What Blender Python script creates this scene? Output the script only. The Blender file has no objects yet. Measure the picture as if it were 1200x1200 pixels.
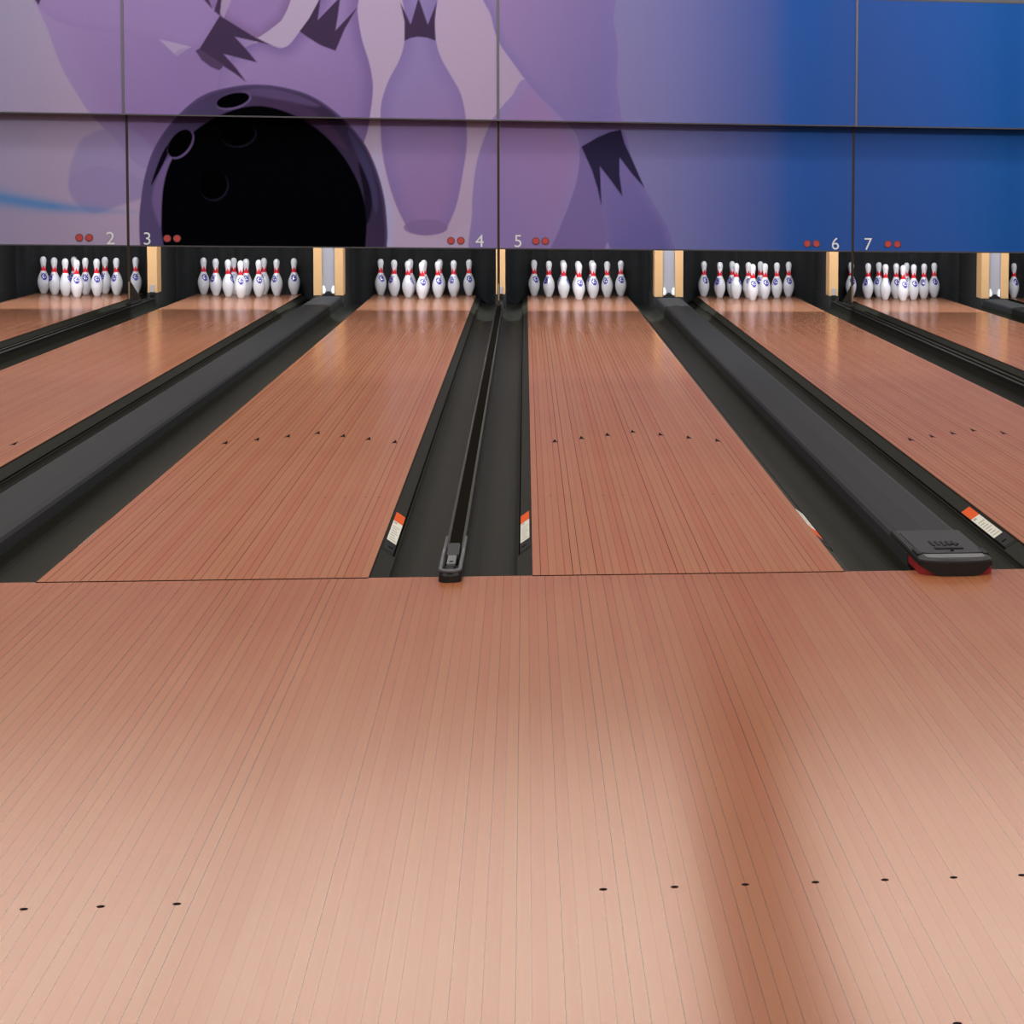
import bpy, bmesh, math, random
import numpy as np
from mathutils import Matrix, Vector
random.seed(7)
C = bpy.context.scene.collection
PI = math.pi
LANE_W = 1.0541; HW = LANE_W/2; BOARD = LANE_W/39
S1, S2 = 1.5927, 1.7988                     # spacing of lane centres: shared narrow divider / wide ball return divider
LANES = {1: -2*S1-2*S2, 2: -2*S1-S2, 3: -S1-S2, 4: -S1, 5: 0.0, 6: S2, 7: S1+S2, 8: S1+2*S2}
Y_PIN = 18.288; Y_END = 19.156
Y_MASK = 16.27; Y_UP = 16.09                # the two rows of masking panels
Z_BOT, Z_SEAM, Z_TOP = 0.583, 1.795, 3.004

# ------------------------------------------------------------------ materials
def s2l(c):
    return tuple((v/255/12.92 if v/255 <= .04045 else ((v/255+.055)/1.055)**2.4) for v in c)
def mat(name, rgb, rough=.5, metal=0., spec=.5, noise=0., nscale=40., bump=0., coat=0., emit=None, lin=None):
    m = bpy.data.materials.new(name); m.use_nodes = True
    nt = m.node_tree; b = nt.nodes['Principled BSDF']
    col = (*(lin if lin else s2l(rgb)), 1)
    b.inputs['Base Color'].default_value = col
    b.inputs['Roughness'].default_value = rough; b.inputs['Metallic'].default_value = metal
    b.inputs['Specular IOR Level'].default_value = spec
    b.inputs['Coat Weight'].default_value = coat
    tc = nt.nodes.new('ShaderNodeTexCoord'); nz = nt.nodes.new('ShaderNodeTexNoise')
    nz.inputs['Scale'].default_value = nscale; nz.inputs['Detail'].default_value = 4
    nt.links.new(tc.outputs['Object'], nz.inputs['Vector'])
    if noise:
        mr = nt.nodes.new('ShaderNodeMapRange'); mr.inputs['To Min'].default_value = 1-noise; mr.inputs['To Max'].default_value = 1+noise
        vm = nt.nodes.new('ShaderNodeVectorMath'); vm.operation = 'SCALE'; vm.inputs[0].default_value = col[:3]
        nt.links.new(nz.outputs['Fac'], mr.inputs['Value']); nt.links.new(mr.outputs[0], vm.inputs['Scale']); nt.links.new(vm.outputs[0], b.inputs['Base Color'])
    if bump:
        bp = nt.nodes.new('ShaderNodeBump'); bp.inputs['Strength'].default_value = bump; bp.inputs['Distance'].default_value = .002
        nt.links.new(nz.outputs['Fac'], bp.inputs['Height']); nt.links.new(bp.outputs[0], b.inputs['Normal'])
    if emit:
        b.inputs['Emission Color'].default_value = (*emit[0], 1); b.inputs['Emission Strength'].default_value = emit[1]
    return m

def wood(name, base, rough, line_w=.0012, line_dark=.45, x0=0.0, var=.10, rvar=.03):
    """long narrow boards running along Y, one per 1/39 of a lane"""
    m = bpy.data.materials.new(name); m.use_nodes = True
    nt = m.node_tree; N = nt.nodes; L = nt.links; b = N['Principled BSDF']
    def math_(op, a=None, c=None, clamp=False):
        n = N.new('ShaderNodeMath'); n.operation = op; n.use_clamp = clamp
        for i, v in enumerate((a, c)):
            if v is None: continue
            if isinstance(v, (int, float)): n.inputs[i].default_value = v
            else: L.new(v, n.inputs[i])
        return n.outputs[0]
    tc = N.new('ShaderNodeTexCoord'); sp = N.new('ShaderNodeSeparateXYZ'); L.new(tc.outputs['Object'], sp.inputs[0])
    xb = math_('DIVIDE', math_('ADD', sp.outputs[0], 100*BOARD + x0), BOARD)
    idx = math_('FLOOR', xb); fr = math_('FRACT', xb)
    wn = N.new('ShaderNodeTexWhiteNoise'); wn.noise_dimensions = '1D'; L.new(idx, wn.inputs['W'])
    # boards are laid in staggered lengths
    yl = math_('FLOOR', math_('ADD', math_('DIVIDE', sp.outputs[1], 2.7), math_('MULTIPLY', wn.outputs['Value'], 7.3)))
    wn2 = N.new('ShaderNodeTexWhiteNoise'); wn2.noise_dimensions = '2D'
    cb = N.new('ShaderNodeCombineXYZ'); L.new(idx, cb.inputs[0]); L.new(cb.outputs[0], wn2.inputs['Vector'])
    # grain
    gv = N.new('ShaderNodeCombineXYZ'); L.new(math_('MULTIPLY', sp.outputs[0], 160), gv.inputs[0]); L.new(math_('MULTIPLY', sp.outputs[1], 2.2), gv.inputs[1]); L.new(wn2.outputs['Value'], gv.inputs[2])
    nz = N.new('ShaderNodeTexNoise'); nz.inputs['Scale'].default_value = 1; nz.inputs['Detail'].default_value = 5; L.new(gv.outputs[0], nz.inputs['Vector'])
    g2 = N.new('ShaderNodeTexNoise'); g2.inputs['Scale'].default_value = 260; g2.inputs['Detail'].default_value = 2; L.new(tc.outputs['Object'], g2.inputs['Vector'])
    big = N.new('ShaderNodeTexNoise'); big.inputs['Scale'].default_value = .55; big.inputs['Detail'].default_value = 2; L.new(tc.outputs['Object'], big.inputs['Vector'])
    t = math_('ADD', math_('MULTIPLY', math_('SUBTRACT', wn2.outputs['Value'], .5), 2*var), 1.0)
    t = math_('ADD', t, math_('MULTIPLY', math_('SUBTRACT', nz.outputs['Fac'], .5), .15))
    t = math_('ADD', t, math_('MULTIPLY', math_('SUBTRACT', g2.outputs['Fac'], .5), .16))
    t = math_('ADD', t, math_('MULTIPLY', math_('SUBTRACT', big.outputs['Fac'], .5), .22))
    # joints: thin dark lines, some stronger than others
    d = math_('MULTIPLY', math_('MINIMUM', fr, math_('SUBTRACT', 1.0, fr)), BOARD)
    ln = math_('SUBTRACT', 1.0, math_('DIVIDE', d, line_w), clamp=True)
    wn3 = N.new('ShaderNodeTexWhiteNoise'); wn3.noise_dimensions = '1D'; L.new(math_('ADD', math_('ROUND', xb), 31.7), wn3.inputs['W'])
    wk = math_('ADD', math_('MULTIPLY', math_('POWER', wn3.outputs['Value'], 1.6), .8), .35)
    lf = math_('SUBTRACT', 1.0, math_('MULTIPLY', math_('MULTIPLY', ln, wk), line_dark*2), clamp=True)
    t = math_('MULTIPLY', t, lf)
    mix = N.new('ShaderNodeMix'); mix.data_type = 'RGBA'; L.new(wn2.outputs['Value'], mix.inputs[0])
    base = s2l(base)
    mix.inputs[6].default_value = (base[0]*1.03, base[1]*.97, base[2]*.97, 1); mix.inputs[7].default_value = (base[0]*.97, base[1]*1.04, base[2]*1.02, 1)
    vm = N.new('ShaderNodeVectorMath'); vm.operation = 'SCALE'; L.new(mix.outputs[2], vm.inputs[0]); L.new(t, vm.inputs['Scale'])
    L.new(vm.outputs[0], b.inputs['Base Color'])
    L.new(math_('ADD', math_('MULTIPLY', math_('SUBTRACT', big.outputs['Fac'], .5), rvar*2), rough), b.inputs['Roughness'])
    return m

def sheen(m, a, b, p, rough, tint=(1, 1, 1)):
    """matt body under a thin glossy finish whose strength rises towards grazing view"""
    nt = m.node_tree; N = nt.nodes; L = nt.links; P = N['Principled BSDF']
    df = N.new('ShaderNodeBsdfDiffuse'); gl = N.new('ShaderNodeBsdfAnisotropic'); gl.inputs['Roughness'].default_value = rough
    gl.inputs['Color'].default_value = (*tint, 1)
    src = P.inputs['Base Color']
    if src.is_linked: L.new(src.links[0].from_socket, df.inputs['Color'])
    else: df.inputs['Color'].default_value = src.default_value
    if P.inputs['Roughness'].is_linked: L.new(P.inputs['Roughness'].links[0].from_socket, gl.inputs['Roughness'])
    lw = N.new('ShaderNodeLayerWeight'); lw.inputs['Blend'].default_value = .5   # facing = 1 - cos
    pw = N.new('ShaderNodeMath'); pw.operation = 'POWER'; pw.inputs[1].default_value = p; L.new(lw.outputs['Facing'], pw.inputs[0])
    ma = N.new('ShaderNodeMath'); ma.operation = 'MULTIPLY_ADD'; ma.inputs[1].default_value = b; ma.inputs[2].default_value = a; L.new(pw.outputs[0], ma.inputs[0])
    mx = N.new('ShaderNodeMixShader'); L.new(ma.outputs[0], mx.inputs[0]); L.new(df.outputs[0], mx.inputs[1]); L.new(gl.outputs[0], mx.inputs[2])
    L.new(mx.outputs[0], N['Material Output'].inputs['Surface'])
    return m
M = {}
M['approach'] = wood('approach maple', (139, 86, 57), .18, var=.045)
M['lane'] = wood('lane maple', (145, 98, 75), .15, x0=BOARD/2, var=.04, line_w=.0019)
sheen(M['approach'], .205, .0, 9, .2, (1, .94, .86)); sheen(M['lane'], .02, .88, 16, .15, (1, .94, .88))
M['inlay'] = mat('dark inlay', (26, 22, 24), .6, spec=.15)
M['pinlay'] = mat('guide inlay', (120, 70, 55), .3)
M['gutter'] = mat('gutter plastic', (36, 37, 32), .45, spec=.3, noise=.08, nscale=6)
M['rail'] = mat('bumper rail', (34, 35, 30), .5, spec=.3)
sheen(M['gutter'], .010, .11, 12, .35); sheen(M['rail'], .010, .08, 12, .4)
M['black'] = mat('black plastic', (30, 30, 30), .35)
M['gap'] = mat('black seam', (14, 14, 13), .6)
M['cap'] = mat('textured cap plastic', (43, 45, 47), .5, spec=.35, noise=.18, nscale=90, bump=.5)
sheen(M['cap'], .015, .08, 12, .35)
M['capdark'] = sheen(mat('divider rail plastic', (66, 66, 66), .4), .015, .06, 12, .3)
M['caplite'] = mat('cap rim plastic', (84, 87, 90), .35)
M['hood'] = mat('hood plastic', (50, 52, 54), .35, noise=.1, nscale=120, bump=.3)
M['hoodlite'] = mat('hood bevel plastic', (92, 95, 97), .3)
M['red'] = mat('red plastic', (126, 34, 38), .4)
M['groove'] = mat('black fuzzy strip', (22, 21, 18), .8)
M['white'] = mat('pin white', (222, 223, 230), .22, coat=.4)
M['pinred'] = mat('pin red', (215, 28, 48), .3)
M['pinblue'] = mat('pin blue', (50, 46, 150), .3)
M['birch'] = mat('pale wood', (186, 150, 108), .45, noise=.06, nscale=14)
M['grey'] = mat('grey metal sheet', (160, 160, 170), .4, metal=.35, noise=.05)
M['refl'] = mat('white bracket', (225, 225, 222), .3)
M['curtain'] = mat('pit curtain', (47, 48, 50), .85, noise=.15, nscale=60, bump=.4)
M['pit'] = mat('pit black', (20, 20, 20), .8)
M['post'] = mat('masking post', (42, 36, 30), .4)
M['postedge'] = mat('brass clip', (160, 140, 115), .35, metal=.6)
M['trim'] = mat('grey seam trim', (84, 82, 90), .4)
M['edge'] = mat('panel edge', (46, 44, 48), .5)
M['wall'] = mat('painted wall', (178, 176, 174), .7, noise=.03, nscale=3)
M['bulk'] = mat('bulkhead paint', (72, 74, 80), .7)
M['ceil'] = mat('ceiling board', (84, 84, 88), .8, noise=.03, nscale=5)
M['lightframe'] = mat('lamp frame', (180, 180, 180), .4, metal=.5)
M['diffuser'] = mat('lamp diffuser', (240, 240, 240), .5, emit=((1.0, .95, .91), 1.9))
M['sorange'] = mat('sticker orange', (196, 82, 34), .4)
M['swhite'] = mat('sticker white', (196, 197, 186), .4)
M['sgrey'] = mat('sticker print', (150, 152, 146), .4)
M['num'] = mat('number white', (188, 194, 194), .5)
M['lamp'] = mat('indicator red', (150, 46, 42), .4)
M['lampring'] = mat('indicator ring', (70, 34, 42), .4)
sm = bpy.data.materials.new('smoked plate'); sm.use_nodes = True; nt = sm.node_tree
bs = nt.nodes['Principled BSDF']; bs.inputs['Base Color'].default_value = (.022, .02, .018, 1); bs.inputs['Roughness'].default_value = .6; bs.inputs['Specular IOR Level'].default_value = 0
tr = nt.nodes.new('ShaderNodeBsdfTransparent'); mx = nt.nodes.new('ShaderNodeMixShader'); mx.inputs[0].default_value = .9
nt.links.new(tr.outputs[0], mx.inputs[1]); nt.links.new(bs.outputs[0], mx.inputs[2]); nt.links.new(mx.outputs[0], nt.nodes['Material Output'].inputs['Surface'])
M['smoke'] = sm

for k, a, b, rg in (('inlay', 0, 0, .5), ('pinlay', 0, 0, .5), ('gap', 0, 0, .5), ('groove', 0, 0, .6), ('black', .02, .12, .3), ('hood', .02, .12, .3), ('hoodlite', .04, .15, .3),
                    ('caplite', .03, .15, .3), ('red', .02, .1, .3), ('sorange', .01, .05, .4), ('swhite', .01, .05, .4), ('sgrey', 0, 0, .4), ('post', .02, .06, .3), ('trim', .02, .06, .3), ('birch', .02, .15, .3)):
    sheen(M[k], a, b, 10, rg)

# ------------------------------------------------------------------ helpers
def obj(name, bm, m, parent=None, smooth=False):
    me = bpy.data.meshes.new(name)
    bmesh.ops.recalc_face_normals(bm, faces=bm.faces)
    bm.to_mesh(me); bm.free()
    for mm in (m if isinstance(m, (list, tuple)) else [m]): me.materials.append(mm)
    if smooth:
        for p in me.polygons: p.use_smooth = True
    o = bpy.data.objects.new(name, me); C.objects.link(o)
    if parent is not None: o.parent = parent
    return o
def tag(o, label, cat, group=None):
    o['label'] = label; o['category'] = cat
    if group: o['group'] = group
    return o
def thing(name, label, cat, loc=(0, 0, 0), group=None):
    o = bpy.data.objects.new(name, None); C.objects.link(o); o.location = loc; o.empty_display_size = .1
    return tag(o, label, cat, group)
def struct(name, bm, m):
    o = obj(name, bm, m); o['kind'] = 'structure'; return o
def box(bm, x0, x1, y0, y1, z0, z1, mi=0, bev=0.):
    vs = [bm.verts.new((x, y, z)) for x in (x0, x1) for y in (y0, y1) for z in (z0, z1)]
    fs = [(0, 1, 3, 2), (4, 6, 7, 5), (0, 4, 5, 1), (2, 3, 7, 6), (0, 2, 6, 4), (1, 5, 7, 3)]
    out = []
    for f in fs:
        q = bm.faces.new([vs[i] for i in f]); q.material_index = mi; out.append(q)
    if bev:
        es = list({e for f in out for e in f.edges})
        bmesh.ops.bevel(bm, geom=es, offset=bev, segments=2, affect='EDGES', profile=.7)
    return bm
def bx(*a, **k): return box(bmesh.new(), *a, **k)
def extrude_profile(pts, y0, y1, bm=None, mi=0):
    """closed (x,z) profile swept along Y"""
    bm = bm or bmesh.new()
    A = [bm.verts.new((x, y0, z)) for x, z in pts]; B = [bm.verts.new((x, y1, z)) for x, z in pts]
    n = len(pts)
    for i in range(n):
        f = bm.faces.new((A[i], A[(i+1) % n], B[(i+1) % n], B[i])); f.material_index = mi
    for P in (A, list(reversed(B))):
        f = bm.faces.new(P); f.material_index = mi
        bmesh.ops.triangulate(bm, faces=[f])
    return bm
def prism(pts, z0, z1, bm=None, mi=0, inset=0., ztop=None):
    """(x,y) outline raised from z0 to z1; optional inset ring for a chamfered top"""
    bm = bm or bmesh.new(); n = len(pts)
    cx = sum(p[0] for p in pts)/n; cy = sum(p[1] for p in pts)/n
    A = [bm.verts.new((x, y, z0)) for x, y in pts]; B = [bm.verts.new((x, y, z1)) for x, y in pts]
    rings = [A, B]
    if inset:
        rings.append([bm.verts.new((x+(cx-x)*inset, y+(cy-y)*inset, ztop)) for x, y in pts])
    for P, Q in zip(rings, rings[1:]):
        for i in range(n):
            f = bm.faces.new((P[i], P[(i+1) % n], Q[(i+1) % n], Q[i])); f.material_index = mi
    f = bm.faces.new(rings[-1]); f.material_index = mi
    f = bm.faces.new(list(reversed(A))); f.material_index = mi
    return bm
def tube(path, r, bm=None, seg=8, mi=0):
    bm = bm or bmesh.new(); rings = []
    P = [Vector(p) for p in path]
    for i, p in enumerate(P):
        t = (P[min(i+1, len(P)-1)]-P[max(i-1, 0)]).normalized()
        up = Vector((0, 0, 1)) if abs(t.z) < .9 else Vector((1, 0, 0))
        a = t.cross(up).normalized(); b2 = t.cross(a).normalized()
        rings.append([bm.verts.new(p+a*math.cos(k*2*PI/seg)*r+b2*math.sin(k*2*PI/seg)*r) for k in range(seg)])
    for A, B in zip(rings, rings[1:]):
        for k in range(seg):
            f = bm.faces.new((A[k], A[(k+1) % seg], B[(k+1) % seg], B[k])); f.material_index = mi
    bm.faces.new(rings[0]); bm.faces.new(list(reversed(rings[-1])))
    return bm
def disc(x, y, r, h, z=0., n=20, bm=None, mi=0):
    return prism([(x+r*math.cos(k*2*PI/n), y+r*math.sin(k*2*PI/n)) for k in range(n)], z, z+h, bm, mi)
def copy_tree(o, parent=None):
    c = o.copy(); C.objects.link(c)
    if parent is not None: c.parent = parent
    for ch in list(o.children): copy_tree(ch, c)
    return c

# ------------------------------------------------------------------ the room
XL, XR, YB, YF = -7.72, 9.5, -12.0, 20.4
struct('floor', bx(XL, XR, YB, 0, -.2, 0), M['approach'])
struct('floor', bx(XL, XR, 0.0005, YF, -.26, -.205), M['pit'])
struct('floor', bx(LANES[8]+HW+.25, XR, 0.0005, YF, -.2, 0), M['approach'])
struct('ceiling', bx(XL, XR, YB, YF, 4.30, 4.45), M['ceil'])
struct('wall_left', bx(XL-.15, XL, YB, YF, -.26, 4.45), M['wall'])
struct('wall_right', bx(XR, XR+.15, YB, YF, -.26, 4.45), M['wall'])
struct('wall_rear', bx(XL-.15, XR+.15, YB-.15, YB, -.26, 4.45), M['wall'])
struct('wall_front', bx(XL-.15, XR+.15, YF, YF+.15, -.26, 4.45), M['pit'])

struct('wall_bulkhead', bx(XL, XR, Y_UP+.0305, Y_UP+.16, Z_SEAM+.01, 4.30), M['bulk'])
# ------------------------------------------------------------------ lanes
Y_AR0, Y_AR1, Y_DOT = 4.317, 4.773, -3.837
def nth(n): return 'below the sign numbered %d' % n if 2 <= n <= 7 else ('at the right photo edge' if n == 8 else 'outside the left photo edge')
for n, cx in LANES.items():
    t = thing('bowling_lane', 'polished reddish maple lane of narrow boards %s' % nth(n), 'bowling lane', (cx, 0, 0), 'wooden bowling lanes')
    obj('lane_surface', bx(-HW, HW, .006, Y_END, -.2, 0), M['lane'], t)
    obj('foul_line', bx(-HW, HW, -.012, .004, -.01, .0006), M['gap'], t)
    for i in range(-3, 4):                   # seven arrows in a chevron
        y = Y_AR1+(Y_AR0-Y_AR1)*abs(i)/3; x = i*5*BOARD
        obj('aiming_arrow', prism([(x-.013, y-.08), (x, y-.06), (x+.013, y-.08), (x, y+.09)], -.002, .0006), M['inlay'], t)
    for b in (3, 5, 8, 11, 14):              # pale guide dots nearer the foul line
        for s in (-1, 1):
            obj('guide_dot', disc(s*(HW-b*BOARD), 2.13, .0065, .0006, n=12), M['pinlay'], t)
# dots let into the approach
def dots_for(cx, n):
    for (y, r, nm, m) in ((Y_DOT, .0075, 'approach_dot', M['inlay']), (-4.69, .0075, 'approach_dot', M['inlay']), (-.07, .007, 'approach_dot', M['pinlay'])):
        for i in range(-3, 4):
            x = cx+i*5*BOARD
            if y < -4: vis = n == 5 and i == 1
            elif y < -1: vis = (n == 5) or (n == 4 and i >= 1)
            else: vis = n in (4, 5, 6)
            if not vis: continue
            k = i+4
            row = {Y_DOT: 'long row across the bright floor', -4.69: 'row at the bottom photo edge', -.07: 'faint row beside the foul line'}[y]
            ordn = ['first', 'second', 'third', 'fourth', 'fifth', 'sixth', 'seventh'][k-1]
            o = obj(nm, disc(x, y, r, .0006, n=16), m)
            tag(o, '%s dot from left in the %s, before lane %d' % (ordn, row, n), 'floor dot', 'dots let into the approach floor')
for n in (4, 5, 6): dots_for(LANES[n], n)

# ------------------------------------------------------------------ gutters
G_W = .243
def gutter_profile(s, x_edge):
    """s=+1: gutter to the right of the lane edge"""
    p = [(0.0005, -.004), (.0015, -.004), (.0018, -.0102), (.0505, -.0443)]
    for k in range(17):
        a = PI*k/16
        p.append((.146-.0945*math.cos(a), -.0445-.056*math.sin(a)))
    p += [(G_W-.002, -.012), (G_W, -.012), (G_W, -.2), (.0005, -.2)]
    return [(x_edge+s*x, z) for x, z in p]
def slant(bm, s, xe):
    """lean a flat strip so that it falls away from the lane edge"""
    for v in bm.verts: v.co.z += .0205-.70*s*(v.co.x-xe)
    return bm
for n, cx in LANES.items():
    for s, side in ((-1, 'left'), (1, 'right')):
        xe = s*HW
        t = thing('gutter', 'dark gutter channel on the %s side of the lane %s' % (side, nth(n)), 'gutter', (cx, 0, 0), 'gutters beside the lanes')
        obj('channel', extrude_profile(gutter_profile(s, xe), .006, Y_END+.03), M['gutter'], t, smooth=False)
        r = obj('bumper_rail', slant(extrude_profile([(xe+s*.0022, -.0275), (xe+s*.0425, -.0275), (xe+s*.0435, -.0285), (xe+s*.0435, -.0297), (xe+s*.0022, -.0297)], .74, 16.9), s, xe), M['rail'], t)
        obj('rail_groove', slant(extrude_profile([(xe+s*.0437, -.0270), (xe+s*.0490, -.0270), (xe+s*.0490, -.0297), (xe+s*.0437, -.0297)], .74, 17.0), s, xe), M['gap'], r)
        eb = bx(xe+s*.006 if s > 0 else xe-.043, xe+.043 if s > 0 else xe-.006, .77, .99, -.028, -.0255, bev=.001)
        eo = obj('rail_end', slant(eb, s, xe), M['black'], r)
        obj('screw', slant(disc(xe+s*.029, .86, .009, .002, -.0262, 12), s, xe), M['gap'], eo)
        st = bmesh.new(); a, b = sorted((xe+s*.009, xe+s*.042))
        box(st, a, b, 1.0, 1.755, -.028, -.0268, 1); box(st, a, b, 1.52, 1.755, -.0270, -.0264, 0)
        for k in range(7):
            box(st, a+.005, b-.004-.004*(k % 3), .1*0+1.04+k*.055, 1.058+k*.055, -.0270, -.0264, 2)
        box(st, a+.004, a+.015, 1.46, 1.50, -.0270, -.0264, 2)
        if n == 5 and s == 1:                # this one is stuck on the other way round
            for v in st.verts: v.co.y = 2.755-v.co.y
        obj('warning_sticker', slant(st, s, xe), [M['sorange'], M['swhite'], M['sgrey']], r)

# ------------------------------------------------------------------ dividers between the lanes
def narrow_divider(cx, lbl):
    t = thing('divider_cap', lbl, 'divider cap', (cx, 0, 0), 'caps between the lanes')
    w = (S1-LANE_W)/2-G_W                     # half the room left between the two gutters
    w = max(w, .026)
    obj('divider_body', bx(-w, w, .02, 18.0, -.2, .018), M['black'], t)
    obj('fuzzy_strip', bx(-w*.78, w*.78, .1, 17.6, .0175, .0255), M['groove'], t)
    for s in (-1, 1):
        obj('edge_rail', tube([(s*(w+.001), .05, .022), (s*(w+.001), 17.6, .022)], 0.0062, seg=10), M['capdark'], t, smooth=True)
    # the cast end at the foul line
    e = bmesh.new(); ow = .037
    out = [(-ow, .12)]+[(-ow*math.cos(a)**.6 if math.cos(a) > 0 else ow*abs(math.cos(a))**.6, -.085-.045*math.sin(a)) for a in [PI*k/14 for k in range(15)]]+[(ow, .12)]
    prism(out, 0.0, .022, e)
    obj('end_cap', e, M['black'], t)
    rim = [(-ow+.004, .75, .026)]+[(-ow+.004, .25, .034)]
    rim += [((-(ow-.005))*math.cos(PI*k/12), -.07-.045*math.sin(PI*k/12), .036) for k in range(13)]
    rim += [(ow-.004, .25, .034), (ow-.004, .75, .026)]
    obj('end_rim', tube(rim, .0062, seg=10), M['caplite'], t, smooth=True)
    tg = bmesh.new(); extrude = [(.016, .50), (.020, .46), (.020, .22), (-.020, .22), (-.020, .46), (-.016, .50)]
    prism(extrude, .020, .041, tg)
    obj('tongue', tg, M['hood'], t)
    pl = obj('latch_plate', bx(-.015, .014, .03, .24, .03, .040, bev=.002), M['hoodlite'], t)
    obj('slot', bx(-.006, .006, .06, .085, .0395, .0405), M['gap'], pl)
    obj('front_web', bx(-.012, .010, -.08, .03, .012, .030), M['cap'], t)
def wide_divider(cx, lbl):
    t = thing('ball_return_cap', lbl, 'divider cap', (cx, 0, 0), 'wide ball return covers between the lanes')
    w = (S2-LANE_W)/2-G_W-.001
    body = [(-w, -.2), (-w, .030), (-w+.008, .042), (-w+.03, .049), (0, .053), (w-.03, .049), (w-.008, .042), (w, .030), (w, -.2)]
    obj('cover', extrude_profile(body, .18, 17.75), M['cap'], t, smooth=False)
    # rounded hood at the foul line
    def outline(hw, yf, yb, r):
        p = [(-hw, yb)]
        for k in range(9):
            a = PI/2*k/8; p.append((-hw+r-r*math.cos(a), yf+r*.55-r*.55*math.sin(a)-.012*0))
        for k in range(9):
            a = PI/2*(1-k/8); p.append((hw-r+r*math.cos(a), yf+r*.55-r*.55*math.sin(a)))
        p.append((hw, yb)); return p
    obj('red_foot', prism(outline(w-.003, -.128, .22, .10), 0.0005, .034), M['red'], t)
    lp = bmesh.new(); ol = outline(w-.001, -.145, .62, .12); n_ = len(ol)
    def zb(x): return .0008+.030*min(1, max(0, (abs(x)/w-.52)/.42))**1.3
    A = [lp.verts.new((x, y, zb(x) if y < .2 else .031)) for x, y in ol]; B = [lp.verts.new((x, y, .046)) for x, y in ol]
    for i in range(n_-1): lp.faces.new((A[i], A[i+1], B[i+1], B[i]))
    lp.faces.new((A[-1], A[0], B[0], B[-1])); lp.faces.new(B); bmesh.ops.triangulate(lp, faces=[lp.faces.new(A[::-1])])
    obj('hood_lip', lp, M['black'], t)
    b = bmesh.new(); prism(outline(w-.004, -.138, .62, .12), .044, .051, b, inset=.07, ztop=.0575)
    h = obj('hood', b, M['hood'], t)
    tri = bmesh.new()
    prism(outline(w*.80, -.105, -.02, .05), .054, .0595, tri)
    obj('hood_bevel', tri, M['hoodlite'], h)
    obj('hood_top', prism(outline(w*.86, -.005, .50, .05), .052, .0610), M['hood'], h)
    em = bmesh.new()
    box(em, -w*.36, w*.42, .075, .105, .0622, .0650)
    for k in range(5):
        x0 = -w*.34+k*w*.155
        box(em, x0, x0+w*.07, .15+.01*(k % 2), .26, .0622, .0645)
    box(em, w*.1, w*.42, .18, .215, .0622, .0650)
    obj('raised_lettering', em, M['black'], h)
    obj('screw', disc(w*.05, .035, .007, .002, .0622, 12), M['gap'], h)
    for s in (-1, 1):
        obj('side_lug', bx(s*w*.90-.009, s*w*.90+.009, -.02, .10, .052, .062, bev=.002), M['black'], h)
mids = {(1, 2): 'w', (2, 3): 'n', (3, 4): 'w', (4, 5): 'n', (5, 6): 'w', (6, 7): 'n', (7, 8): 'w'}
for (a, b), k in mids.items():
    cx = (LANES[a]+LANES[b])/2
    if k == 'n': narrow_divider(cx, 'slim black divider with a grey rimmed end, between lanes %d and %d' % (a, b))
    else: wide_divider(cx, 'broad grey textured ball return cover %s' % ('running between lanes %d and %d' % (a, b) if (a, b) != (5, 6) else 'with a red footed hood, between lanes 5 and 6'))

# ------------------------------------------------------------------ kickbacks (partitions round the pin decks)
Y_KB = 17.8
for (a, b), k in mids.items():
    cx = (LANES[a]+LANES[b])/2
    if k == 'n':
        t = thing('kickback_partition', 'narrow pale wood edged partition between pin decks %d and %d' % (a, b), 'partition', (cx, Y_KB, 0), 'partitions between the pin decks')
        obj('base', bx(-.05, .05, .0, 1.4, -.2, .075), M['pit'], t)
        obj('wood_edge', bx(-.046, .046, .0, .30, .075, 1.9, bev=.004), M['birch'], t)
        obj('side_panel', bx(-.04, .04, .30, 1.45, .075, 1.9), M['pit'], t)
        obj('clip', bx(-.016, .016, -.014, .002, .075, .155, bev=.002), M['grey'], t)
        obj('clip_foot', bx(-.024, .024, -.02, .02, .05, .082, bev=.003), M['black'], t)
    else:
        t = thing('kickback_partition', 'wide partition with two pale wood edges and grey metal centre, between pin decks %d and %d' % (a, b), 'partition', (cx, Y_KB, 0), 'partitions between the pin decks')
        obj('base', bx(-.15, .15, .0, 1.4, -.2, .055), M['pit'], t)
        for s in (-1, 1):
            x0, x1 = sorted((s*.145, s*.062))
            obj('wood_edge', bx(x0, x1, .0, .30, .055, 1.9, bev=.006), M['birch'], t)
            x0, x1 = sorted((s*.140, s*.095))
            obj('side_panel', bx(x0, x1, .30, 1.45, .055, 1.9), M['pit'], t)
            x0, x1 = sorted((s*.058, s*.030))
            br = bmesh.new(); extrude_profile([(s*.058, .075), (s*.034, .078), (s*.026, .112), (s*.040, .152), (s*.058, .152)], .0, .018, br)
            obj('white_bracket', br, M['refl'], t)
        obj('metal_centre', bx(-.062, .062, .02, .06, .055, 1.9), M['grey'], t)
        wd = bmesh.new(); extrude_profile([(-.062, .054), (.062, .054), (.034, .078), (.008, .098), (-.008, .098), (-.034, .078)], -.03, .02, wd)
        obj('centre_block', wd, M['black'], t)
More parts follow.
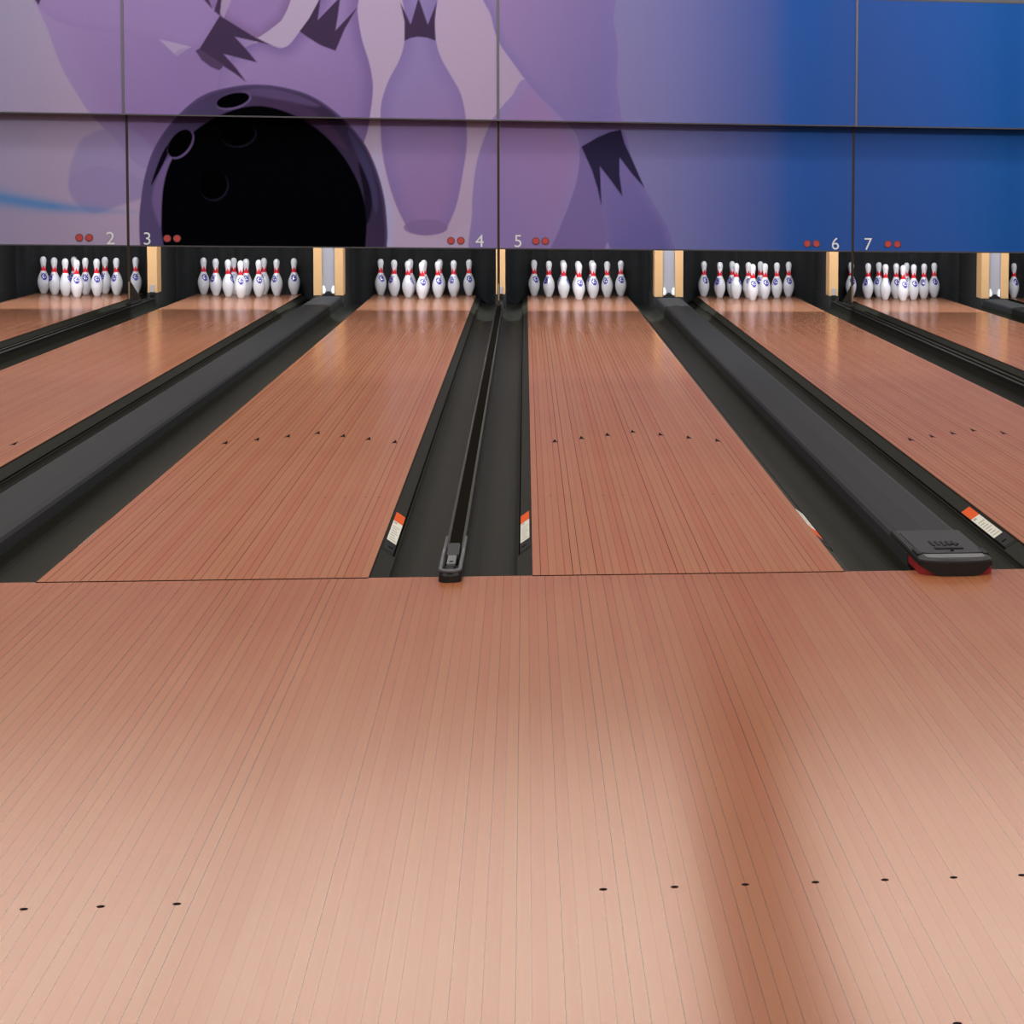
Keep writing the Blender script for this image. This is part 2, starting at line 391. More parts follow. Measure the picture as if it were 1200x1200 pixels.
# curtains at the back of the pits
for n, cx in LANES.items():
    lo = cx-HW-G_W-.02; hi = cx+HW+G_W+.02
    cu = bmesh.new(); N = 60; rows = []
    for z in (-.20, .4, 1.0, 1.9):
        rows.append([cu.verts.new((lo+(hi-lo)*i/N-cx, .010*math.sin(i*.9)+.006*math.sin(i*.37), z)) for i in range(N+1)])
    for A, B in zip(rows, rows[1:]):
        for i in range(N): cu.faces.new((A[i], A[i+1], B[i+1], B[i]))
    ex = bmesh.ops.solidify(cu, geom=cu.faces[:], thickness=.01)
    o = obj('pit_curtain', cu, M['curtain']); o.location = (cx, 19.235, 0)
    tag(o, 'black curtain hanging behind the pins %s' % nth(n), 'curtain', 'curtains behind the pin decks')

# ------------------------------------------------------------------ bowling pins
IN = .0254
PROF = [(0, 1.015), (.12, 1.12), (.75, 1.414), (2.25, 1.953), (3.375, 2.255), (4.5, 2.383), (5.875, 2.281), (7.25, 1.852), (8.625, 1.236), (9.375, .983), (10, .898), (10.875, .935), (11.75, 1.047), (12.625, 1.203), (13.5, 1.273), (14.2, 1.12), (14.7, .80), (14.93, .42), (15, 0.0)]
PZ = np.array([p[0] for p in PROF]); PR = np.array([p[1] for p in PROF])
def prad(z):
    z = float(z); i = int(min(max(np.searchsorted(PZ, z)-1, 0), len(PZ)-2))
    def sl(j):
        j0 = max(j-1, 0); j1 = min(j+1, len(PZ)-1); return (PR[j1]-PR[j0])/(PZ[j1]-PZ[j0])
    h = PZ[i+1]-PZ[i]; t = (z-PZ[i])/h; m0, m1 = sl(i)*h, sl(i+1)*h
    return float((2*t**3-3*t**2+1)*PR[i]+(t**3-2*t**2+t)*m0+(-2*t**3+3*t**2)*PR[i+1]+(t**3-t**2)*m1)
def pin_proto():
    t = thing('bowling_pin', 'x', 'bowling pin', (0, 0, 0), 'bowling pins')
    bm = bmesh.new(); seg = 32; rings = []
    zs = [0, .06, .12, .3, .5, .75]+[.75+.375*k for k in range(1, 37)]+[14.45, 14.65, 14.8, 14.9, 14.96]
    zs = sorted(set(zs))
    for z in zs:
        r = max(prad(z), .15)*IN
        if z > 14.5: r = max(math.sqrt(max(0, 1-((z-13.75)/1.25)**2)), .1)*1.245*IN
        rings.append([bm.verts.new((r*math.cos(k*2*PI/seg), r*math.sin(k*2*PI/seg), z*IN)) for k in range(seg)])
    for A, B in zip(rings, rings[1:]):
        for k in range(seg): bm.faces.new((A[k], A[(k+1) % seg], B[(k+1) % seg], B[k]))
    bm.faces.new(list(reversed(rings[0])))
    tp = bm.verts.new((0, 0, 15*IN))
    for k in range(seg): bm.faces.new((rings[-1][k], rings[-1][(k+1) % seg], tp))
    obj('pin_body', bm, M['white'], t, smooth=True)
    # red crown round the neck
    bm = bmesh.new(); seg = 60; cols = []
    for k in range(seg):
        a = k*2*PI/seg-PI/2
        ph = (k*5/seg) % 1; sp = 1-abs(ph-.5)*2 if k else 0
        sp = abs(((k*5/seg+.5) % 1)-.5)*2; sp = 1-sp
        top = 10.15+1.45*sp**1.2
        cols.append([bm.verts.new(((prad(z)*IN+.0009)*math.cos(a), (prad(z)*IN+.0009)*math.sin(a), z*IN)) for z in np.linspace(9.15, top, 7)])
    for k in range(seg):
        A, B = cols[k], cols[(k+1) % seg]
        for i in range(6): bm.faces.new((A[i], B[i], B[i+1], A[i+1]))
    obj('red_crown', bm, M['pinred'], t, smooth=True)
    # blue emblem, on two sides of the belly
    pat = ['.###.#', '##.##.', '#.####', '##.#.#', '.#####', '..###.']
    for side in (0, PI):
        bm = bmesh.new()
        def P(cx_, cz):
            z = 8.25-cz*.46; r = prad(z)*IN+.0010; a = -PI/2+side+(cx_-3)*.38*IN/r+.0
            return (r*math.cos(a), r*math.sin(a), z*IN-.0*cx_)
        for j, row in enumerate(pat):
            for i, ch in enumerate(row):
                if ch != '#': continue
                q = [bm.verts.new(P(x, z)) for x, z in ((i, j+1), (i+1, j+1), (i+1, j), (i, j))]
                bm.faces.new(q)
        bmesh.ops.remove_doubles(bm, verts=bm.verts, dist=1e-5)
        obj('blue_emblem', bm, M['pinblue'], t)
    return t
SP = .3048; RH = SP*math.sqrt(3)/2
PINS = {1: (0, 0), 2: (-SP/2, RH), 3: (SP/2, RH), 4: (-SP, 2*RH), 5: (0, 2*RH), 6: (SP, 2*RH), 7: (-1.5*SP, 3*RH), 8: (-SP/2, 3*RH), 9: (SP/2, 3*RH), 10: (1.5*SP, 3*RH)}
TURN = {1: 8, 2: 72, 3: 8, 4: -42, 5: 5, 6: -24, 7: 18, 8: -35, 9: -30, 10: 4}
WHERE = {1: 'front of its rack', 2: 'second row left', 3: 'second row right', 4: 'third row left', 5: 'third row middle', 6: 'third row right', 7: 'back row leftmost', 8: 'back row second from left', 9: 'back row third from left', 10: 'back row rightmost'}
proto = pin_proto(); used = False
for n in range(2, 9):
    for k, (dx, dy) in PINS.items():
        o = proto if not used else copy_tree(proto); used = True
        o.location = (LANES[n]+dx, Y_PIN+dy, .0002)
        o.rotation_euler = (0, 0, math.radians(TURN[k]+random.uniform(-4, 4)))
        o['label'] = 'white bowling pin, %s, %s' % (WHERE[k], nth(n) if n < 8 else 'cut by the right photo edge')
        o['group'] = 'bowling pins'

# ------------------------------------------------------------------ masking wall with its mural
# homographies from the traced artwork (photo units) to metres on each plane of the wall
CAMR = None
F_, PX, PY = 3017.454, 1135.506, 455.295
def rot(a, b, c):
    ca, sa, cb, sb, cc, sc = math.cos(a), math.sin(a), math.cos(b), math.sin(b), math.cos(c), math.sin(c)
    Rz = np.array([[ca, -sa, 0], [sa, ca, 0], [0, 0, 1]]); Mx = np.array([[1, 0, 0], [0, 0, -1], [0, 1, 0]])
    Rx = np.array([[1, 0, 0], [0, cb, -sb], [0, sb, cb]]); Rr = np.array([[cc, -sc, 0], [sc, cc, 0], [0, 0, 1]])
    return Rr@Rx@Mx@Rz
CAMR = rot(0.17120979, 0.0838117, 0.01306557); CAMP = np.array([-.55017537, -8.68415295, 1.36871875])
def art_uv(X, Y, Z):
    p = np.stack([X-CAMP[0], np.full_like(X, Y)-CAMP[1], Z-CAMP[2]], 0)
    c = np.tensordot(CAMR, p, 1)
    return F_*c[0]/c[2]+PX, F_*c[1]/c[2]+PY
def wall_xz(u, v, Y):
    d = CAMR.T@np.array([(u-PX)/F_, (v-PY)/F_, 1.0]); t = (Y-CAMP[1])/d[1]; q = CAMP+t*d; return q[0], q[2]

def smoothpoly(pts, sub=6, closed=True):
    P = [np.array(p, float) for p in pts]; n = len(P); out = []
    for i in range(n):
        p0, p1, p2, p3 = P[(i-1) % n], P[i], P[(i+1) % n], P[(i+2) % n]
        for k in range(sub):
            t = k/sub
            out.append(.5*((2*p1)+(-p0+p2)*t+(2*p0-5*p1+4*p2-p3)*t*t+(-p0+3*p1-3*p2+p3)*t**3))
    return np.array(out)
def sdist(U, V, poly):
    """signed distance, positive inside"""
    P = np.asarray(poly, float); n = len(P)
    best = np.full(U.shape, 1e9); inside = np.zeros(U.shape, bool)
    for i in range(n):
        ax, ay = P[i]; bx_, by = P[(i+1) % n]
        ex, ey = bx_-ax, by-ay; L2 = ex*ex+ey*ey+1e-12
        t = np.clip(((U-ax)*ex+(V-ay)*ey)/L2, 0, 1)
        d = (U-ax-t*ex)**2+(V-ay-t*ey)**2
        best = np.minimum(best, d)
        if ay != by:
            cond = ((ay > V) != (by > V)) & (U < (bx_-ax)*(V-ay)/(by-ay)+ax)
            inside ^= cond
    d = np.sqrt(best); return np.where(inside, d, -d)
def lin(c): return np.array(s2l(c))
def sst(x, a, b):
    t = np.clip((x-a)/(b-a), 0, 1); return t*t*(3-2*t)
BGX = [-300, 0, 60, 140, 300, 450, 560, 620, 700, 750, 800, 850, 900, 925, 950, 1000, 1060, 1120, 1160, 1185, 1210, 1500, 3000]
BGC = [(120, 118, 160), (150, 140, 172), (158, 142, 172), (166, 146, 178), (170, 150, 182), (170, 150, 180), (168, 146, 176), (160, 142, 172), (128, 118, 165), (120, 114, 166), (108, 108, 164), (90, 98, 160), (68, 88, 156), (40, 82, 158), (34, 80, 156), (44, 80, 152), (42, 82, 158), (36, 84, 162), (24, 84, 160), (14, 80, 156), (28, 84, 160), (40, 90, 170), (60, 90, 170)]
BGL = np.array([lin(c) for c in BGC])
def build_art():
    S = []                                   # (polygon, colour, edge colour, edge width, gradient, softness, opacity)
    def add(p, col, edge=None, ew=14, grad=None, soft=1.1, op=1., smooth=True):
        S.append((smoothpoly(p) if smooth else np.array(p, float), lin(col), lin(edge) if edge else None, ew, grad, soft, op))
    # large leaning pin at the far left and the pins behind it
    add([(44, -20), (58, 40), (72, 78), (86, 103), (104, 131), (130, 158), (175, 200), (260, 200), (300, 60), (250, -30), (140, -40)], (142, 117, 170), (146, 124, 172), 30, ((60, 0), (230, 60), (146, 122, 172), (134, 108, 164)))
    add([(80, 216), (84, 190), (100, 160), (150, 150), (190, 190), (180, 225), (140, 241), (112, 250), (97, 244), (85, 232)], (138, 124, 172), None, soft=5, op=.75)
    add([(80, 216), (86, 205), (120, 195), (175, 215), (164, 231), (136, 242), (112, 250), (97, 244), (85, 232)], (132, 116, 166), None, op=.28, soft=2.5)
    add([(50, -20), (58, 20), (110, 35), (150, 38), (186, 46), (224, 55), (240, 45), (257, 18), (250, -20)], (143, 118, 171), (136, 112, 165), 10, soft=1.5, op=.7)
    # pin lying across the top, with its round base
    add([(240, -20), (257, 18), (275, 32), (303, 44), (319, 33), (330, 24), (337, 11), (341, -4), (338, -30)], (138, 110, 164), (118, 92, 140), 16)
    # pale background showing between the pins
    add([(341, -20), (341, 0), (337, 11), (330, 24), (319, 33), (303, 44), (318, 53), (332, 56), (351, 37), (372, 5), (380, -20)], (168, 150, 180), None, smooth=False)
    add([(186, 46), (205, 50), (224, 55), (207.5, 66)], (160, 142, 178), None, smooth=False)
    add([(256, 10), (262, -5), (275, -10), (262, 22)], (162, 140, 172), None, smooth=False, op=.7)
    # pin leaning behind the ball on the right
    add([(384, -30), (420, -20), (419, 12), (424, 45), (433, 75), (437, 102), (434, 132), (427, 165), (400, 220), (300, 200), (258, 120), (262, 78), (300, 50), (332, 56), (351, 37), (372, 5)], (144, 118, 170), (112, 90, 146), 20, ((300, 60), (420, 140), (146, 120, 174), (128, 104, 158)))
    add([(205, 66), (232, 58), (262, 80), (290, 96), (330, 110), (300, 160), (235, 130)], (134, 108, 160), None, soft=3, op=.5)
    add([(300, 62), (345, 70), (372, 88), (382, 115), (375, 150), (260, 150), (262, 80)], (134, 110, 162), None, soft=2, op=.45)
    # bright fringe right of the ball
    add([(436, 160), (447, 170), (456, 215), (474, 262), (482, 272), (520, 280), (548, 262), (556, 292), (453, 296)], (172, 152, 184), None, soft=6, op=.8)
    add([(438, 178), (446, 190), (452, 222), (462, 250), (460, 292), (452, 292)], (160, 158, 200), None, soft=7, op=.7)
    # upright pin in the middle
    add([(474, 48), (475, 20), (472, -20), (512, -20), (510, 20), (511, 48), (517, 68), (528, 88), (540, 110), (546, 140), (547, 170), (542, 205), (535, 240), (523, 268), (515, 273), (497, 276), (482, 272), (475, 263), (462, 235), (452, 200), (447, 170), (446, 140), (447, 120), (455, 95), (468, 70)], (140, 118, 170), (124, 104, 160), 22, ((450, 100), (545, 200), (133, 117, 169), (138, 108, 160)))
    e = [(499+26*math.cos(a), 266.5+9.5*math.sin(a)) for a in [k*2*PI/24 for k in range(24)]]
    add(e, (122, 98, 146), None, smooth=False, op=.85)
    # pair of big crossing pins in the right middle
    add([(614, 93), (600, 112), (584, 130), (572, 150), (560, 185), (555, 215), (553, 250), (556, 310), (640, 310), (655, 270), (665, 245), (675, 215), (679, 190), (680, 170), (660, 140), (640, 108)], (140, 112, 166), (134, 116, 170), 18, ((560, 250), (680, 180), (132, 112, 168), (142, 112, 162)))
    add([(572, -20), (576, 20), (584, 48), (600, 72), (625, 105), (660, 140), (675, 158), (682, 172), (705, 164), (728, 152), (727, 130), (723, 100), (724, 60), (719, 25), (708, -20)], (128, 104, 160), (120, 104, 162), 14, ((575, 20), (720, 60), (141, 115, 164), (114, 102, 160)))
    add([(680, 172), (679, 190), (675, 215), (665, 245), (655, 270), (645, 310), (716, 310), (712, 275), (705, 242), (700, 200), (690, 170)], (112, 94, 152), None, ew=10, op=.95)
    add([(690, 168), (705, 242), (710, 270), (717, 310), (792, 310), (788, 285), (780, 262), (765, 238), (755, 220), (740, 185), (728, 152)], (104, 94, 156), (112, 100, 160), 12, ((700, 230), (785, 290), (112, 98, 158), (92, 88, 150)))
    add([(707, 295), (712, 283), (716, 295)], (140, 124, 175), None, smooth=False)
    # crowns
    dk = (64, 47, 76)
    add([(257.6, 18.3), (275, 29), (296, 42), (318, 52.8), (275, 43), (288, 57), (301.6, 73.3), (262, 63.2), (277, 80), (288.8, 96.3), (275, 86), (261, 77), (232.8, 58.7)], dk, None, smooth=False)
    add([(229, 59.6), (233, 57), (262, 76), (260, 80), (256.7, 82.5), (247.5, 78.8), (236.5, 70.6)], (78, 58, 92), None, smooth=False)
    add([(236, -4), (243, -4), (249.3, 11.4)], dk, None, smooth=False)
    add([(256, -4), (260, -4), (257.6, 18.3), (251, 13)], dk, None, smooth=False)
    add([(351, 36.7), (362, 22), (376, -4), (372.2, 23.8), (399, -4), (396, 18), (393.2, 35.7), (418.9, 8.3), (404, 34), (393.2, 59.6), (375.8, 53.2), (361, 44)], dk, None, smooth=False)
    add([(468.8, 2), (481.3, 28.8), (490.5, -3), (501.3, 28.8), (511.8, 2.5), (509.5, 25), (510.5, 47.8), (500, 44), (489, 43), (481, 44.5), (474, 48), (474, 25)], dk, None, smooth=False)
    add([(681.3, 172), (700, 161), (713.8, 155), (727.5, 151.8), (732, 168), (740, 185), (755.5, 220.5), (740, 203), (726, 184.5), (726, 205), (729.5, 230.5), (717, 213), (703, 195), (705, 242.5), (700, 220), (693.8, 200)], (42, 36, 66), None, smooth=False)
    add([(38, -6), (50, -6), (45, 6)], dk, None, smooth=False)
    # the big dark ball
    ball = [(163, 262), (165, 235), (170, 205), (181, 173), (203, 141), (235, 113), (270, 102), (305, 99), (340, 104), (370, 115), (400, 137), (425, 165), (440, 195), (450, 230), (454, 268), (453, 292), (447, 340), (400, 420), (310, 450), (220, 420), (175, 340), (165, 292)]
    add(ball, (58, 46, 80), (84, 68, 112), 5, ((170, 290), (440, 130), (84, 70, 114), (42, 31, 52)))
    add([(178, 235), (184, 208), (196, 186), (204, 186), (196, 215), (190, 262), (186, 262)], (112, 90, 142), None, soft=4, op=.8)
    add([(177, 216), (190, 180), (206, 158), (196, 182), (184, 206)], (12, 8, 20), None, soft=1.5)
    add([(262, 112), (305, 103), (345, 110), (375, 124), (350, 122), (300, 112)], (92, 72, 116), None, soft=4, op=.7)
    add([(290, 122), (335, 118), (366, 130), (392, 152), (408, 176), (392, 168), (360, 140), (330, 128)], (66, 46, 78), None, soft=4, op=.9)
    add([(408, 152), (424, 172), (436, 200), (443, 232), (440, 250), (428, 205), (414, 172)], (60, 54, 92), None, soft=3, op=.9)
    add([(420, 190), (432, 215), (436, 240), (430, 262), (426, 225)], (14, 10, 24), None, soft=2, op=.85)
    add([(189, 262), (192, 215), (205, 180), (230, 152), (265, 132), (300, 124), (335, 131), (370, 150), (400, 180), (420, 215), (429, 250), (428, 290), (420, 350), (310, 420), (202, 350), (192, 290)], (4, 4, 7), None, soft=1.6)
    def ell(cx, cy, rx, ry, deg):
        a = math.radians(deg); return [(cx+rx*math.cos(t)*math.cos(a)-ry*math.sin(t)*math.sin(a), cy+rx*math.cos(t)*math.sin(a)+ry*math.sin(t)*math.cos(a)) for t in [k*2*PI/28 for k in range(28)]]
    for (cx_, cy, rx, ry, d) in ((273, 117.5, 21, 9.5, -14), (211, 168, 20, 12.5, -52)):
        add(ell(cx_+1, cy+1, rx, ry, d), (96, 78, 122), None, smooth=False)
        add(ell(cx_, cy, rx-1.2, ry-1.3, d), (3, 3, 5), None, smooth=False)
    for (cx_, cy, rx, ry, d) in ((280, 158, 21, 15, -8), (251, 218, 17, 18, 30)):
        add(ell(cx_, cy, rx, ry, d), (30, 26, 44), None, smooth=False, op=.8)
        add(ell(cx_-1.2, cy-1.5, rx-.6, ry-.4, d), (2, 2, 4), None, smooth=False, soft=1.6)
    return S
ART = build_art()
GAIN = 0.74                                  # printed ink reflectance relative to the colour seen under the wall washers
def art_colour(U, V):
    col = np.stack([np.interp(U, BGX, BGL[:, k]) for k in range(3)], -1)
    # soft blue band sweeping in from the left
    yc = 232+.19*U-.00055*U*U; w = 9-.042*U
    a = np.exp(-((V-yc)/np.maximum(w, 1.5))**2)*np.clip(1-(U-60)/110, 0, 1)*.85
    a = np.where(U < 200, a, 0)
    swoosh = lin((62, 124, 184))
    pend = [(a, swoosh)]
    for idx, (poly, c, edge, ew, grad, soft, op) in enumerate(ART):
        lo = poly.min(0)-8; hi = poly.max(0)+8
        m = (U > lo[0]) & (U < hi[0]) & (V > lo[1]) & (V < hi[1])
        if not m.any(): continue
        u = U[m]; v = V[m]; d = sdist(u, v, poly)
        if grad:
            (x0, y0), (x1, y1), ca, cb = grad; L2 = (x1-x0)**2+(y1-y0)**2
            t = np.clip(((u-x0)*(x1-x0)+(v-y0)*(y1-y0))/L2, 0, 1)[:, None]; cc = lin(ca)*(1-t)+lin(cb)*t
        else: cc = np.repeat(c[None], len(u), 0)
        if edge is not None:
            k = (1-sst(d, 0, ew))[:, None]*.8; cc = cc*(1-k)+edge*k
        al = (sst(d, -soft*.6, soft*.6)*op)[:, None]
        col[m] = col[m]*(1-al)+cc*al
        if idx == 2:
            k = a[..., None]; col = col*(1-k)+swoosh*k
    return col
# ink material reads the printed colours
mu = bpy.data.materials.new('printed mural'); mu.use_nodes = True; nt = mu.node_tree; b = nt.nodes['Principled BSDF']
at = nt.nodes.new('ShaderNodeAttribute'); at.attribute_name = 'print'
nz = nt.nodes.new('ShaderNodeTexNoise'); nz.inputs['Scale'].default_value = 140; mr = nt.nodes.new('ShaderNodeMapRange'); mr.inputs['To Min'].default_value = .93; mr.inputs['To Max'].default_value = 1.07
vm = nt.nodes.new('ShaderNodeVectorMath'); vm.operation = 'SCALE'
tcn = nt.nodes.new('ShaderNodeTexCoord'); nt.links.new(tcn.outputs['Object'], nz.inputs['Vector'])
nt.links.new(nz.outputs['Fac'], mr.inputs['Value']); nt.links.new(at.outputs['Color'], vm.inputs[0]); nt.links.new(mr.outputs[0], vm.inputs['Scale']); nt.links.new(vm.outputs[0], b.inputs['Base Color'])
b.inputs['Roughness'].default_value = .55; b.inputs['Specular IOR Level'].default_value = 0
M['mural'] = mu
def mural_panel(x0, x1, z0, z1, Y, fine, parent):
    """a board 3 cm thick whose front carries the print"""
    st = .0085 if fine else .06
    nx = max(2, int((x1-x0)/st)); nz_ = max(2, int((z1-z0)/st))
    X, Z = np.meshgrid(np.linspace(x0, x1, nx+1), np.linspace(z0, z1, nz_+1))
    U, V = art_uv(X, Y, Z); col = art_colour(U, V)*GAIN; g_ = col.mean(-1, keepdims=True); col = np.clip((g_+(col-g_)*.93)*np.array([.94, 1.0, 1.02]), 0, .95)
    co = np.stack([X, np.full_like(X, Y), Z], -1).reshape(-1, 3)
    i = np.arange((nx+1)*(nz_+1)).reshape(nz_+1, nx+1)
    q = np.stack([i[:-1, :-1], i[:-1, 1:], i[1:, 1:], i[1:, :-1]], -1).reshape(-1, 4)
    me = bpy.data.meshes.new('printed_face'); me.vertices.add(len(co)); me.vertices.foreach_set('co', co.ravel())
    me.loops.add(q.size); me.loops.foreach_set('vertex_index', q.ravel().astype(np.int32))
    me.polygons.add(len(q)); me.polygons.foreach_set('loop_start', np.arange(0, q.size, 4, dtype=np.int32)); me.polygons.foreach_set('loop_total', np.full(len(q), 4, np.int32))
    me.update(calc_edges=True)
    ca = me.color_attributes.new('print', 'FLOAT_COLOR', 'POINT')
    ca.data.foreach_set('color', np.concatenate([col.reshape(-1, 3), np.ones((len(co), 1))], 1).astype(np.float32).ravel())
    me.materials.append(M['mural'])
    o = bpy.data.objects.new('printed_face', me); C.objects.link(o); o.parent = parent
    obj('board', bx(x0, x1, Y+.001, Y+.03, z0, z1), M['edge'], parent)
SEAMS = [-7.56, -4.188, -.8, 2.596, 5.99, 9.4]
DESC_U = ['upper mural panel at the far left, pale mauve with part of a pin', 'upper mural panel with the top of the big black ball and tumbling pins', 'upper mural panel fading from purple pins to blue', 'plain blue upper mural panel at the right', 'blue upper mural panel beyond the right edge']
DESC_L = ['lower mural panel above lane 2, mauve with a blue streak', 'lower mural panel with the big black ball, above lanes 3 and 4', 'lower mural panel with a dark crown on a purple pin, above lanes 5 and 6', 'plain blue lower mural panel above lane 7', 'blue lower mural panel beyond the right edge']
SIGNS = {0: (2,), 1: (3, 4), 2: (5, 6), 3: (7,)}
# traced positions of the numerals and the lamps (photo units)
NUMPOS = {2: (129.5, 279), 3: (172.5, 279.5), 4: (562, 282), 5: (607, 282.5), 6: (979, 285.5), 7: (1017.5, 286)}
LAMPPOS = {2: ((93, 278.5), (104.5, 278.5)), 3: ((196, 279.5), (207.5, 279.5)), 4: ((528.5, 282), (540, 282)), 5: ((628, 282.5), (639, 282.5)), 6: ((946, 285.5), (956.7, 285.5)), 7: ((1040.7, 286), (1051.5, 286.2))}
def digit(ch, x, z, Y, h, parent):
    cu = bpy.data.curves.new('lane_number', 'FONT'); cu.body = ch; cu.size = h/.70; cu.extrude = .002; cu.align_x = 'CENTER'; cu.align_y = 'CENTER'; cu.offset = -.0006
    tmp = bpy.data.objects.new('tmp', cu); C.objects.link(tmp)
    dg = bpy.context.evaluated_depsgraph_get(); me = bpy.data.meshes.new_from_object(tmp.evaluated_get(dg)); bpy.data.objects.remove(tmp)
    xs = [v.co.x for v in me.vertices]; ys = [v.co.y for v in me.vertices]
    mx_, my = (min(xs)+max(xs))/2, (min(ys)+max(ys))/2; k = h/(max(ys)-min(ys))
    for v in me.vertices: v.co = Vector((x+(v.co.x-mx_)*k, Y-.0035-v.co.z, z+(v.co.y-my)*k))
    me.materials.clear(); me.materials.append(M['num']); me.name = 'lane_number'
    o = bpy.data.objects.new('lane_number', me); C.objects.link(o); o.parent = parent; o['label'] = 'white numeral %s' % ch
for i in range(5):
    a, b_ = SEAMS[i], SEAMS[i+1]
    fine = i < 4
    g = .012
    xa, xb = a+g, b_-g
    if i == 0: pass
    t = thing('mural_panel', DESC_U[i], 'wall panel', (0, 0, 0), 'upper row of mural panels')
    mural_panel(xa, xb, Z_SEAM+.008, Z_TOP, Y_UP, fine, t)
    obj('edge_strip', bx(xa, xb, Y_UP-.004, Y_UP+.03, Z_SEAM-.004, Z_SEAM+.0085), M['edge'], t)
    obj('edge_strip', bx(xa, xb, Y_UP-.002, Y_UP+.03, Z_TOP, Z_TOP+.010), M['edge'], t)
    t = thing('mural_panel', DESC_L[i], 'wall panel', (0, 0, 0), 'lower row of mural panels')
    mural_panel(xa, xb, Z_BOT+.008, Z_SEAM+.05, Y_MASK, fine, t)
    obj('edge_strip', bx(xa, xb, Y_MASK-.004, Y_MASK+.03, Z_BOT-.004, Z_BOT+.0085), M['edge'], t)
    for n in SIGNS.get(i, ()):
        x, z = wall_xz(*NUMPOS[n], Y_MASK); digit(str(n), x, z, Y_MASK, .115, t)
        for (u, v) in LAMPPOS[n]:
            x, z = wall_xz(u, v, Y_MASK)
            def rdisc(r, y0, y1):
                bm = bmesh.new(); A = [bm.verts.new((x+r*math.cos(k*2*PI/24), y0, z+r*math.sin(k*2*PI/24))) for k in range(24)]; B = [bm.verts.new((v_.co.x, y1, v_.co.z)) for v_ in A]
                for k in range(24): bm.faces.new((A[k], A[(k+1) % 24], B[(k+1) % 24], B[k]))
                bm.faces.new(A); bm.faces.new(list(reversed(B))); return bm
            li = obj('indicator_lamp', rdisc(.036, Y_MASK-.006, Y_MASK), M['lampring'], t)
            obj('lens', rdisc(.029, Y_MASK-.010, Y_MASK-.004), M['lamp'], li)
PN = {1: 'between signs 2 and 3', 2: 'between signs 4 and 5', 3: 'between signs 6 and 7', 0: 'at the far left outside the photo', 4: 'beyond the right edge of the photo'}
for i, x in enumerate(SEAMS[:-1]):
    tag(obj('seam_trim', bx(x-.011, x+.011, Y_UP-.006, Y_UP+.03, Z_SEAM-.004, Z_TOP+.01, bev=.002), M['trim']), 'thin grey metal trim strip joining the upper mural panels %s' % PN[i], 'trim strip', 'trim strips of the upper mural panels')
    t = thing('masking_post', 'slim dark metal post under the mural %s' % PN[i], 'post', (x, Y_MASK, 0), 'posts holding the mural wall')
    obj('post_tube', bx(-.0115, .0115, .002, .03, .036 if i else .06, Z_SEAM, bev=.002), M['post'], t)
    tr_ = bmesh.new()
    A = [tr_.verts.new((sx, y, z)) for sx in (-.003, .003) for (y, z) in ((.03, .052), (.03, .27), (.75, .055))]
    tr_.faces.new(A[:3]); tr_.faces.new(A[3:][::-1])
    for p, q in ((0, 1), (1, 2), (2, 0)): tr_.faces.new((A[p], A[q], A[q+3], A[p+3]))
    obj('brace_plate', tr_, M['smoke'], t)
    obj('clip_strip', bx(-.004, .006, -.003, .003, .09, .25), M['postedge'], t)
    obj('foot_plate', bx(-.03, .03, .0, .60, .032, .056, bev=.003), M['black'], t)

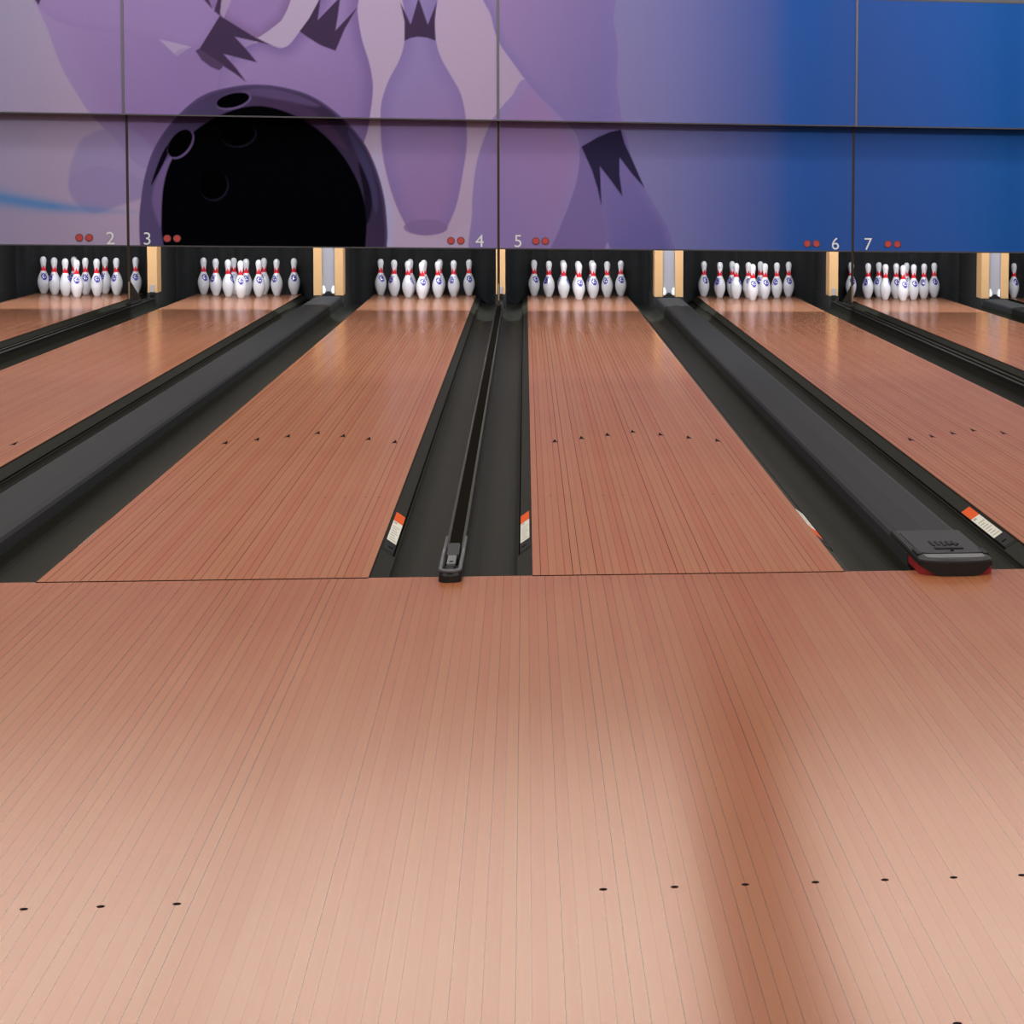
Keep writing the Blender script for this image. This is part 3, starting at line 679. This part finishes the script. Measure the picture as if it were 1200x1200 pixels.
# ------------------------------------------------------------------ lamps
for col, (x0, x1) in enumerate(((-6.9, -3.25), (-3.2, .38), (1.17, 4.7), (4.75, 8.4))):
    for row in range(10):  # rows over the approach are added, unseen, to brighten its floor
        y0 = -11.05+row*2.65
        t = thing('ceiling_light', 'flat luminous ceiling light above the lanes and approach, outside the photo', 'ceiling light', ((x0+x1)/2+.34+.034*(y0+1.2-8.3), y0+1.2, 4.30), 'luminous ceiling lights')
        w, l = (x1-x0)/2, 1.2
        obj('frame', bx(-w, w, -l, l, -.05, 0), M['lightframe'], t)
        obj('diffuser', bx(-w+.03, w-.03, -l+.03, l-.03, -.058, -.0505), M['diffuser'], t)
def area(name, loc, target, sx, sy, watts, color=(1, .97, .93)):
    l = bpy.data.lights.new(name, 'AREA'); l.shape = 'RECTANGLE'; l.size = sx; l.size_y = sy; l.energy = watts; l.color = color
    o = bpy.data.objects.new(name, l); C.objects.link(o); o.location = loc
    o.rotation_euler = (Vector(target)-Vector(loc)).to_track_quat('-Z', 'Y').to_euler()
    return o
for i in range(5):
    xm = (SEAMS[i]+SEAMS[i+1])/2
    area('wall_washer', (xm, 14.7, 4.18), (xm, 16.25, 1.4), 3.3, .35, 25)
    area('wall_washer', (xm, 9.0, 4.18), (xm, 16.25, .9), 3.3, .3, 80)  # farther lamp added, unseen, to lift the dim lower panels
for n, cx in LANES.items():
    area('pin_deck_lamp', (cx, 16.62, 1.75), (cx, 18.2, .1), 1.3, .10, 50, (.94, .97, 1))

# ------------------------------------------------------------------ camera
cam = bpy.data.cameras.new('camera'); co = bpy.data.objects.new('camera', cam); C.objects.link(co)
cam.sensor_fit = 'HORIZONTAL'; cam.sensor_width = 36; cam.lens = F_/1200*36
cam.shift_x = (600-PX)/1200; cam.shift_y = (PY-600)/1200; cam.clip_end = 200
Rm = Matrix((CAMR[0], -CAMR[1], -CAMR[2])).transposed()
co.matrix_world = Matrix.Translation(Vector(CAMP))@Rm.to_4x4()
sc = bpy.context.scene; sc.camera = co
w = bpy.data.worlds.new('world'); sc.world = w; w.use_nodes = True
w.node_tree.nodes['Background'].inputs[0].default_value = (.5, .5, .55, 1); w.node_tree.nodes['Background'].inputs[1].default_value = .05
sc.view_settings.view_transform = 'Standard'; sc.view_settings.look = 'None'; sc.view_settings.exposure = 0; sc.view_settings.gamma = 1; sc.view_settings.use_curve_mapping = False
